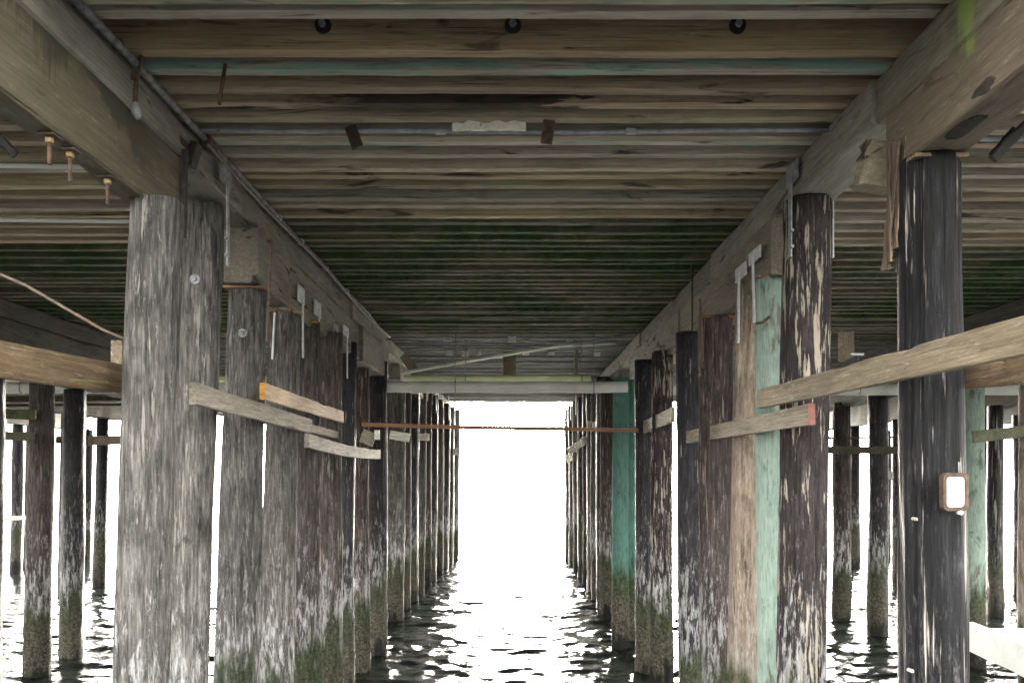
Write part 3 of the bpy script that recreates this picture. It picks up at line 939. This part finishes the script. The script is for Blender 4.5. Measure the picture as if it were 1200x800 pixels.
def strap(px, y0, y1, X, wpx, mat, label, plate=None, px1=None, depth=.012):
    """vertical strap on the channel side of a pile at plane X; photo column px, rows y0..y1"""
    Y = X / ((px - CX) / F)
    a = at(px, y0, Y)
    b = at(px if px1 is None else px1, y1, Y)
    w = wpx / F * Y
    root = empty('steel_strap', b, label, 'strap', GT)
    bm = bmesh.new()
    d = (a - b)
    sweep_timber(bm, (0, 0, 0), d, depth, w, n=3, rough=.0008, chips=0, bev=.002)
    # sweep builds h along its own up axis; fine for a flat bar
    link('strap_bar', bm, mat, root)
    for f in ((.12, .32) if wpx >= 8 else ()):
        bm = bmesh.new()
        q = d * f
        tube_bm(bm, [q + Vector((0, -.004, 0)), q + Vector((0, -depth - w * .5 - .016, 0))], .012, 6)
        link('bolt', bm, mat, root)
    if plate:
        (dx, dz, pw, ph) = plate
        box('gusset', a + Vector((dx, .01, dz)), .014, pw, ph, mat, root, bev=.002)
    return root


strap(267, 214, 312, -2.02, 8, 'galv', 'grey steel strap on the stringer just beyond the second left pile', plate=(-.02, .05, .22, .12))
strap(318, 282, 400, -1.99, 7, 'board_rust', 'long brownish strip between the third and fourth left piles', px1=313, plate=(-.02, .03, .16, .10))
strap(322, 366, 421, -2.0, 4, 'galv_bright', 'bright strap on the near side of the mottled left pile', px1=319)
strap(355, 348, 419, -2.03, 5, 'galv_bright', 'bright strap on the far side of the mottled left pile', plate=(-.02, .02, .24, .16))
strap(374, 362, 428, -2.05, 4.5, 'galv_bright', 'bright strap right of the small dark pile top on the left', plate=(-.02, .0, .30, .16))
strap(395, 386, 438, -2.03, 3, 'galv', 'dull strap on the scabby brown left pile', plate=(-.02, .0, .26, .12))
strap(407, 388, 443, -2.02, 3, 'galv_bright', 'slim strap just left of the curved board top, farthest of the left straps', plate=(-.02, .0, .30, .12))
strap(926, 208, 302, 2.02, 10, 'galv', 'broad grey strap on the near face of the peeled pile', plate=(.02, .03, .24, .14))
strap(976, 236, 302, 2.40, 4, 'galv_bright', 'thin bright strap along the outer edge of the peeled pile')
strap(882, 302, 378, 1.965, 7, 'galv_bright', 'pale strap in front of the mint green pile', px1=884, plate=(.02, .02, .32, .10))
strap(866, 320, 402, 1.975, 7, 'galv_bright', 'pale strap on the light tan pile with a stepped plate above', px1=865, plate=(.02, .01, .34, .12))
strap(811, 305, 392, 2.0, 4, 'rust_black', 'black rusty rod bar on the right stringer above the dark piles')
# small bent rusty hook under the strap on the mint pile
tube('rusty_hook', [at(886, 379, 6.72), at(893, 378, 6.7), at(902, 371, 6.7)], .012, 'rust', 'small bent rusty hook below the strap on the mint green pile', 'hook', seg=8)
# far vertical steel pieces lit by the bright end
for k, (px, y0, y1, Y) in enumerate(((511, 460, 484, 21.5), (519, 455, 477, 23), (526, 463, 492, 25), (533, 470, 500, 27))):
    timber('steel_strap', at(px, y0, Y), at(px, y1, Y), .02, 2.6 / F * Y, 'galv_bright', '%s of four small light straps at the far end of the left row' % ('nearest', 'second', 'third', 'farthest')[k], 'strap', GT, n=2, rough=.001, chips=0, bev=.002)
for k, (px, y0, y1, Y) in enumerate(((683, 462, 510, 21), (675, 462, 486, 23), (669, 470, 492, 25), (665, 476, 502, 27))):
    timber('steel_strap', at(px, y0, Y), at(px, y1, Y), .02, 2.2 / F * Y, 'galv_bright', '%s of four small light straps at the far end of the right row' % ('nearest', 'second', 'third', 'farthest')[k], 'strap', GT, n=2, rough=.001, chips=0, bev=.002)

# rusty black strap between the first two left piles
root = empty('iron_strap', at(213, 180, 5.5), 'black rusty iron strap hanging between the two nearest left piles', 'strap', GT)
timber('strap_bar', at(217, 176, 5.40) - root.location, at(214, 278, 5.40) - root.location, .03, .045, 'rust_black', parent=root, n=6, rough=.004, chips=2, bev=.003)
box('bracket', at(214, 176, 5.50), .03, .16, .14, 'rust', root, bev=.006)
box('side_bracket', at(227, 182, 5.60), .05, .10, .16, 'rust_black', root, bev=.006, rot=Matrix.Rotation(.3, 3, 'Y'))

# bolt washers on left piles
GWp = 'bolt washers on the left piles'
for px, py, Y, nm in ((228, 327, 6.18, 'round grey washer and nut on the second left pile'), (265, 0, 0, ''), (284, 390, 7.08, 'round grey washer and nut on the third left pile'), (327, 0, 0, '')):
    if not nm:
        continue
    p = at(px, py, Y)
    root = empty('bolt_washer', p, nm, 'washer', GWp)
    bm = bmesh.new(); tube_bm(bm, [(0, .05, 0), (0, 0, 0)], .036, 20); link('washer', bm, 'galv', root)
    bm = bmesh.new(); tube_bm(bm, [(0, 0, 0), (0, -.02, 0)], .018, 6); link('nut', bm, 'galv', root)
# mushroom bolt heads under caps
GH = 'pale domed bolt heads under the left caps'
for px, py, Y, nm in ((289, 329, 7.0, 'pale domed bolt head below the short block-like cap'), (331, 361, 8.03, 'pale domed bolt head over the mottled strapped pile')):
    p = at(px, py, Y - .02)
    bm = bmesh.new()
    tube_bm(bm, [(0, 0, .012), (0, 0, 0), (0, 0, -.012), (0, 0, -.02)], [.015, .036, .032, .014], 20)
    tag(link('domed_bolt', bm, 'galv', None, p), nm, 'bolt', GH)
# fresh orange wedge plates over piles
GP = 'sawn packing boards on pile tops'
for (x0, x1, y, Y, mt, nm) in ((266, 312, 338, 7.18, 'lath', 'orange-brown packing board on the white-footed pile'),
                               (319, 353, 367, 8.2, 'end_grain', 'fresh orange packing board on the mottled strapped pile'),
                               (352, 374, 379, 9.0, 'end_grain', 'fresh orange packing board on the shadowed brown pile'),
                               (1062, 1124, 189, 4.50, 'board_rust', 'thin cracked packing board on the glossy black pile'),
                               (884, 922, 326, 6.95, 'lath', 'brown packing board on the mint green pile'),
                               (819, 860, 372, 8.42, 'lath', 'reddish packing board on the dark brown right pile')):
    timber('packing_board', at(x0, y, Y), at(x1, y, Y), .20, .022, mt, nm, 'packing board', GP, n=6, rough=.004, chips=3, bev=.003)

# splintered rotten wood beside the black pile
def splintered(name, px, y0, y1, Y, w, mat, label, seed, depth=.12):
    r = random.Random(seed)
    a, b = at(px, y0, Y), at(px, y1, Y)
    c = b
    bm = bmesh.new()
    for k in range(9):
        x = (k / 8 - .5) * w
        t0, t1 = r.uniform(.0, .25), r.uniform(.72, 1.0)
        p0 = (a - c) * (1 - t1 * 0) * t1
        lo = (a - c) * t0
        sweep_timber(bm, lo + Vector((x, r.uniform(-.5, .5) * depth, 0)), p0 + Vector((x + r.uniform(-.02, .02), r.uniform(-.5, .5) * depth, 0)),
                     w / 6 * r.uniform(.6, 1.3), depth * r.uniform(.3, .8), n=7, rough=.012, chips=6, rnd=r, bev=.004)
    bmesh.ops.recalc_face_normals(bm, faces=bm.faces)
    return tag(link(name, bm, mat, None, c), label, 'splintered wood')


splintered('splintered_post', 1051, 150, 318, 4.62, .085, 'splinter', 'rotten splintered strip of wood along the left edge of the glossy black pile', 3)
timber('broken_block', at(1030, 170, 5.0), at(1022, 222, 5.0), .20, .14, 'cap', 'broken brown block hanging beside the rotten strip', 'block', n=6, rough=.015, chips=8, bev=.02)
splintered('splintered_post', 821, 350, 440, 8.2, .045, 'splinter', 'thin yellow torn sliver on the left edge of the dark brown right pile', 8, .05)

# rotted hollows on the big right cap (shallow knots standing proud as cavities lined with dark wood)
def knot(p, rx, ry, rz, label, seed):
    r = random.Random(seed)
    bm = bmesh.new()
    bmesh.ops.create_icosphere(bm, subdivisions=3, radius=1)
    for v in bm.verts:
        n = 1 + .28 * noise.noise(v.co * 2.1 + Vector((seed, 0, 0)))
        v.co = Vector((v.co.x * rx * n, v.co.y * ry * n, v.co.z * rz * n))
    return tag(link('rotten_knot', bm, 'rust_black', None, p, True), label, 'knot', 'rotten knots on the right cap timber')


knot(Vector((2.115, 3.80, CZ + 1.70)), .022, .11, .04, 'upper rotten knot at the lower edge of the massive right cap', 1)
knot(Vector((2.19, 4.12, CZ + 1.655)), .055, .15, .028, 'lower rotten knot under the massive right cap above the black pile', 2)

# white plate on the black pile
p = at(1119, 576, 4.30)
root = empty('marker_plate', p, 'white rounded plate in a rusty frame fixed to the glossy black pile', 'sign')


def rrect(w, h, r, n=6):
    out = []
    for cx, cy, a0 in ((w / 2 - r, h / 2 - r, 0), (-w / 2 + r, h / 2 - r, 90), (-w / 2 + r, -h / 2 + r, 180), (w / 2 - r, -h / 2 + r, 270)):
        for k in range(n + 1):
            a = R(a0 + 90 * k / n)
            out.append((cx + r * math.cos(a), cy + r * math.sin(a)))
    return out


def plate_bm(w, h, r, y0, y1, inner=None):
    bm = bmesh.new()
    o0 = [bm.verts.new((x, y0, z)) for x, z in rrect(w, h, r)]
    o1 = [bm.verts.new((x, y1, z)) for x, z in rrect(w, h, r)]
    n = len(o0)
    for i in range(n):
        bm.faces.new((o0[i], o0[(i + 1) % n], o1[(i + 1) % n], o1[i]))
    if inner:
        i0 = [bm.verts.new((x, y0, z)) for x, z in rrect(*inner)]
        i1 = [bm.verts.new((x, y1, z)) for x, z in rrect(*inner)]
        for i in range(n):
            j = (i + 1) % n
            bm.faces.new((i0[j], i0[i], i1[i], i1[j]))
            bm.faces.new((o0[j], o0[i], i0[i], i0[j]))
            bm.faces.new((o1[i], o1[j], i1[j], i1[i]))
    else:
        bm.faces.new(o0)
        bm.faces.new(o1[::-1])
    bmesh.ops.recalc_face_normals(bm, faces=bm.faces)
    return bm


link('frame', plate_bm(.128, .192, .026, -.012, .03, (.092, .152, .018)), 'rust', root)
link('panel', plate_bm(.091, .151, .017, -.004, .02), 'plate_white', root)
bm = bmesh.new()
tube_bm(bm, [(.005, -.006, .035), (.022, -.006, .02), (.012, -.006, .002), (.028, -.006, -.01), (.016, -.006, -.03)], .0022, 5)
link('scribble_mark', bm, 'mark', root)
bm = bmesh.new(); tube_bm(bm, [(.02, .0, .095), (.02, .0, .15)], .004, 6); link('hanging_wire', bm, 'galv', root)
bm = bmesh.new(); tube_bm(bm, [(.022, -.02, -.104), (.022, .02, -.104)], .011, 10); link('bolt', bm, 'galv_bright', root)
# nail heads and knots on the black pile
GN = 'pale bolt ends on the glossy black pile'
for px, py, nm in ((1074, 608, 'pale round bolt end level with the bottom of the white plate'), (1069, 786, 'pale round bolt end near the bottom of the glossy black pile'),
                   (1107, 269, 'pale bolt end high on the glossy black pile')):
    p = at(px, py, 4.405)
    bm = bmesh.new(); tube_bm(bm, [(0, .04, 0), (0, 0, 0), (0, -.006, 0)], [.009, .009, .006], 12)
    tag(link('bolt_end', bm, 'foam', None, p), nm, 'bolt', GN)

# ------------------------------------------------------------------ small things in the far ceiling
tube('brace_rod', [at(470, 437, 15.0), at(560, 421, 15.0), at(655, 405, 15.0), at(722, 402, 14.95)], .030, 'pvc', 'long pale slanting pole under the far ceiling above the cross pipe', 'pole', seg=10)
tube('conduit', [at(452, 397, 13.8)] + [at(452 + k * 40, 398 + 5 * math.sin(math.pi * k / 7), 13.8) for k in range(1, 7)] + [at(734, 391, 13.8)], .015, 'conduit',
     'sagging blue-grey conduit below the mossy far ceiling', 'conduit', seg=8)
GM = 'small pale blocks hanging from the far ceiling'  # joist hangers; their lit look is put into the pale colour
for k, (px, py, Y, w, h) in enumerate(((525, 398, 14.6, 10, 4), (545, 415, 16.2, 8, 5), (562, 413, 16.4, 4, 5), (600, 399, 14.5, 10, 4), (616, 413, 16.4, 8, 4), (646, 413, 16.4, 8, 5), (668, 400, 14.7, 9, 4), (700, 415, 16.5, 8, 4), (527, 414, 16.3, 8, 5))):
    z = CZ + (HY - py) / F * Y
    hh = max(.05, CZ + JB - z + h / F * Y / 2)
    timber('hanging_block', (at(px, py, Y).x, Y, CZ + JB + .01), (at(px, py, Y).x, Y, CZ + JB - hh), w / F * Y, .05, 'block',
           'small pale block for a lit joist hanger under the far ceiling, %s from the left' % ordinal([1, 4, 5, 6, 7, 8, 9, 10, 2][k]), 'block', GM, n=2, rough=.002, chips=1, bev=.003)
# leaning pale bracket by the left end of the cross pipe
bm = bmesh.new()
tri = [(0, 0), (.30, -.42), (.52, -.42), (.12, .10)]
v0 = [bm.verts.new((x, 0, z)) for x, z in tri]
v1 = [bm.verts.new((x, .05, z)) for x, z in tri]
bm.faces.new(v0); bm.faces.new(v1[::-1])
for i in range(4):
    bm.faces.new((v0[i], v1[i], v1[(i + 1) % 4], v0[(i + 1) % 4]))
bmesh.ops.recalc_face_normals(bm, faces=bm.faces)
tag(link('gusset_board', bm, 'board', None, at(468, 419, 15.3)), 'slanted pale gusset board above the left end of the cross pipe', 'board')
timber('hanging_block', at(675, 455, 16), at(675, 380 + 30, 16), .06, .10, 'cap', 'dull upright hanger piece above the right end of the cross pipe', 'block', n=3, chips=1)
timber('hanging_block', at(597, 440, 16.1), at(597, 412, 16.1), .24, .06, 'cap', 'dull square block under the middle of the far ceiling', 'block', n=3, chips=1)

# ------------------------------------------------------------------ left and right bay services
tube('conduit', [(-9.0 + k, 6.28 + .01 * math.sin(k), CZ + 2.235 - .012 * math.sin(k * 1.3)) for k in range(7)], .019, 'pvc', 'near white conduit across the left bay ceiling', 'conduit', seg=8)
tube('conduit', [(-9.0 + k * 1.1, 7.65, CZ + 2.225 - .012 * math.sin(k * 1.3)) for k in range(7)], .019, 'pvc', 'farther white conduit across the left bay ceiling', 'conduit', seg=8)
tube('conduit', [(2.5 + k, 5.75, CZ + 2.225) for k in range(8)], .018, 'conduit', 'blue-grey conduit across the right bay ceiling', 'conduit', seg=8)
tube('slack_cable', [at(-60, 300, 6.2), at(0, 321, 6.2), at(30, 334, 6.25), at(70, 357, 6.3), at(120, 386, 6.4), at(150, 399, 6.5)], .012, 'cable', 'thin slack cable slanting down across the left bay', 'cable', seg=8)
timber('broken_strut', at(1206, 142, 5.2), at(1163, 186, 5.2), .03, .06, 'black_iron', 'black broken strut hanging at the upper right edge', 'strut', n=5, chips=2, rough=.006)
timber('broken_strut', at(1188, 150, 5.3), at(1160, 182, 5.3), .02, .03, 'black_iron', 'thinner black strut left of the broken one at the upper right', 'strut', n=5, chips=2, rough=.006)
timber('broken_strut', at(-5, 158, 5.0), at(18, 182, 5.0), .02, .05, 'black_iron', 'black broken strut at the upper left edge under the cap timber', 'strut', n=5, chips=2, rough=.006)
# bracket block behind the peeled pile
timber('bracket_block', at(986, 406, 8.6), at(998, 402, 9.6), .06, .30, 'board_rust', 'brown bracket block jutting out right of the peeled pile', 'block', n=3, chips=2)
box('highlight_tab', at(1003, 415, 9.2), .16, .05, .02, 'galv_bright', label='added bright tab painting a white highlight beside the brown bracket block', cat='bracket')  # white highlight put in as a bright flat piece
# small clamp between outer piles on the right
box('pipe_clamp', at(1042, 557, 16), .13, .08, .16, 'galv', label='small grey clamp in the bright gap left of the glossy black pile', cat='clamp', bev=.02)

# ------------------------------------------------------------------ white platform in the lower right corner
zt = CZ - 1.0
root = empty('white_platform', (2.9, 5.2, CZ - 1.2), 'white painted timber platform corner low at the right edge beside the black pile', 'platform')
rl = root.location


def wt(name, a, b, w, h, mat='white_paint'):
    a, b = Vector(a) - rl, Vector(b) - rl
    o = timber(name, a, b, w, h, mat, parent=root, n=8, rough=.003, chips=4, bev=.005)
    return o


wt('edge_board', (2.80, 3.4, zt - .095), (3.02, 5.62, zt - .095), .045, .19)
wt('back_board', (3.05, 5.60, zt - .12), (6.2, 5.60, zt - .12), .045, .14)
bm = bmesh.new()
for k in range(14):
    y0 = 3.5 + k * .147
    box_bm(bm, (4.6, y0 + .07, zt - .045), 3.16 - .02, .142, .03, .003)
link('deck_boards', bm, 'white_paint', root, -rl)
for lx, ly in ((3.5, 5.3), (6.1, 5.3), (3.5, 3.6), (6.1, 3.6)):
    wt('leg', (lx, ly, -1.0), (lx, ly, zt - .08), .09, .09, 'board')

# ------------------------------------------------------------------ water
rw = np.random.RandomState(11)


def lines(dense0, dense1, step, far):
    mid = list(np.arange(dense0, dense1 + 1e-6, step))
    out, s, p = [], step, dense1
    while p < far:
        s *= 1.45; p += s; out.append(p)
    inn, s, p = [], step, dense0
    while p > -far:
        s *= 1.45; p -= s; inn.append(p)
    return np.array(inn[::-1] + mid + out)


xs = lines(-11, 11, .055, 3000)
ys = lines(8.6, 34, .055, 3000)
XX, YY = np.meshgrid(xs, ys)
ZZ = np.zeros_like(XX)
fade = np.clip(1 - (np.abs(XX) - 11) / 6, 0, 1) * np.clip(1 - (YY - 34) / 10, 0, 1) * np.clip(1 - (8.6 - YY) / 2, 0, 1)
WX = XX + .25 * np.sin(YY * .9 + 1) + .12 * np.sin(XX * 1.7 + YY * 1.1)
WY = YY + .22 * np.sin(XX * .8 + .5) + .10 * np.sin(XX * 2.1 - YY * .7)
for k in range(46):
    lam = .15 * (1.7 / .15) ** rw.rand()
    th = rw.normal(0, .55) + (math.pi if rw.rand() < .3 else 0)
    kx, ky = 2 * math.pi / lam * math.sin(th), 2 * math.pi / lam * math.cos(th)
    amp = .0066 * lam ** .68
    ph = rw.rand() * 6.28
    mod = .6 + .4 * np.sin(XX * rw.uniform(.2, .8) + YY * rw.uniform(.2, .8) + rw.rand() * 6)
    ZZ += amp * mod * np.sin(kx * WX + ky * WY + ph)
ZZ *= fade
nx, ny = len(xs), len(ys)
co = np.stack([XX, YY, ZZ], -1).reshape(-1, 3)
idx = np.arange(nx * ny).reshape(ny, nx)
quads = np.stack([idx[:-1, :-1], idx[:-1, 1:], idx[1:, 1:], idx[1:, :-1]], -1).reshape(-1, 4)
me = bpy.data.meshes.new('water')
me.vertices.add(len(co)); me.vertices.foreach_set('co', co.ravel())
me.loops.add(quads.size); me.loops.foreach_set('vertex_index', quads.ravel())
me.polygons.add(len(quads)); me.polygons.foreach_set('loop_start', np.arange(0, quads.size, 4)); me.polygons.foreach_set('loop_total', np.full(len(quads), 4))
me.polygons.foreach_set('use_smooth', np.ones(len(quads), bool))
me.update(calc_edges=True)
N = NT('water')
N.bsdf.inputs['Base Color'].default_value = (.009, .012, .011, 1)
N.bsdf.inputs['Roughness'].default_value = .07
N.bsdf.inputs['IOR'].default_value = 1.33
tc = N.n('ShaderNodeTexCoord')
nn = N.noise(N.vscale(tc.outputs['Object'], (6, 13, 6)), 1.0, 4, .55)
bp = N.n('ShaderNodeBump')
bp.inputs['Strength'].default_value = .5
bp.inputs['Distance'].default_value = .02
N.l(nn, bp.inputs['Height']); N.l(bp.outputs[0], N.bsdf.inputs['Normal'])
o = link('water', me, N.m)
o['kind'] = 'structure'
o['label'] = 'dark rippled harbour water under the pier'

# ------------------------------------------------------------------ light
SUN_EL, SUN_AZ = 16.0, 1.0       # compass angle from +Y, clockwise: over the water beyond the far end of the pier
w = bpy.data.worlds.new('World')
scene.world = w
w.use_nodes = True
nt = w.node_tree
nt.nodes.clear()
sky = nt.nodes.new('ShaderNodeTexSky')
sky.sky_type = 'NISHITA'
sky.sun_disc = False
sky.sun_elevation = R(SUN_EL)
sky.sun_rotation = R(SUN_AZ)
sky.air_density = 1.0
sky.dust_density = 4.0
sky.ozone_density = 1.0
bg = nt.nodes.new('ShaderNodeBackground')
bg.inputs[1].default_value = .15
wo = nt.nodes.new('ShaderNodeOutputWorld')
hs = nt.nodes.new('ShaderNodeHueSaturation')
hs.inputs['Saturation'].default_value = .12
nt.links.new(sky.outputs[0], hs.inputs['Color'])
mx = nt.nodes.new('ShaderNodeMix')
mx.data_type = 'RGBA'
mx.blend_type = 'MULTIPLY'
mx.inputs[0].default_value = 1.0
mx.inputs[7].default_value = (1.0, .955, .87, 1)
nt.links.new(hs.outputs[0], mx.inputs[6])
nt.links.new(mx.outputs[2], bg.inputs[0]); nt.links.new(bg.outputs[0], wo.inputs[0])
sl = bpy.data.lights.new('sun', 'SUN')
sl.energy = 1.5
sl.angle = R(14)
sl.color = (1, .92, .80)
so = bpy.data.objects.new('sun', sl)
COL.objects.link(so)
az = R(SUN_AZ)
dirv = Vector((math.sin(az) * math.cos(R(SUN_EL)), math.cos(az) * math.cos(R(SUN_EL)), math.sin(R(SUN_EL))))
so.rotation_euler = dirv.to_track_quat('Z', 'Y').to_euler()
so.location = dirv * 40

# ------------------------------------------------------------------ camera
cam = bpy.data.cameras.new('camera')
cam.sensor_width = 36
cam.lens = 30
cam.shift_y = .125
cam.clip_start = .05
cam.clip_end = 8000
co_ = bpy.data.objects.new('camera', cam)
COL.objects.link(co_)
co_.location = (0, 0, CZ)
co_.rotation_euler = (R(90), 0, 0)
scene.camera = co_
vs = scene.view_settings
vs.view_transform = 'Standard'
vs.look = 'None'
vs.exposure = 4.78
vs.gamma = 1
vs.use_curve_mapping = False
scene.cycles.max_bounces = 8
scene.cycles.diffuse_bounces = 5
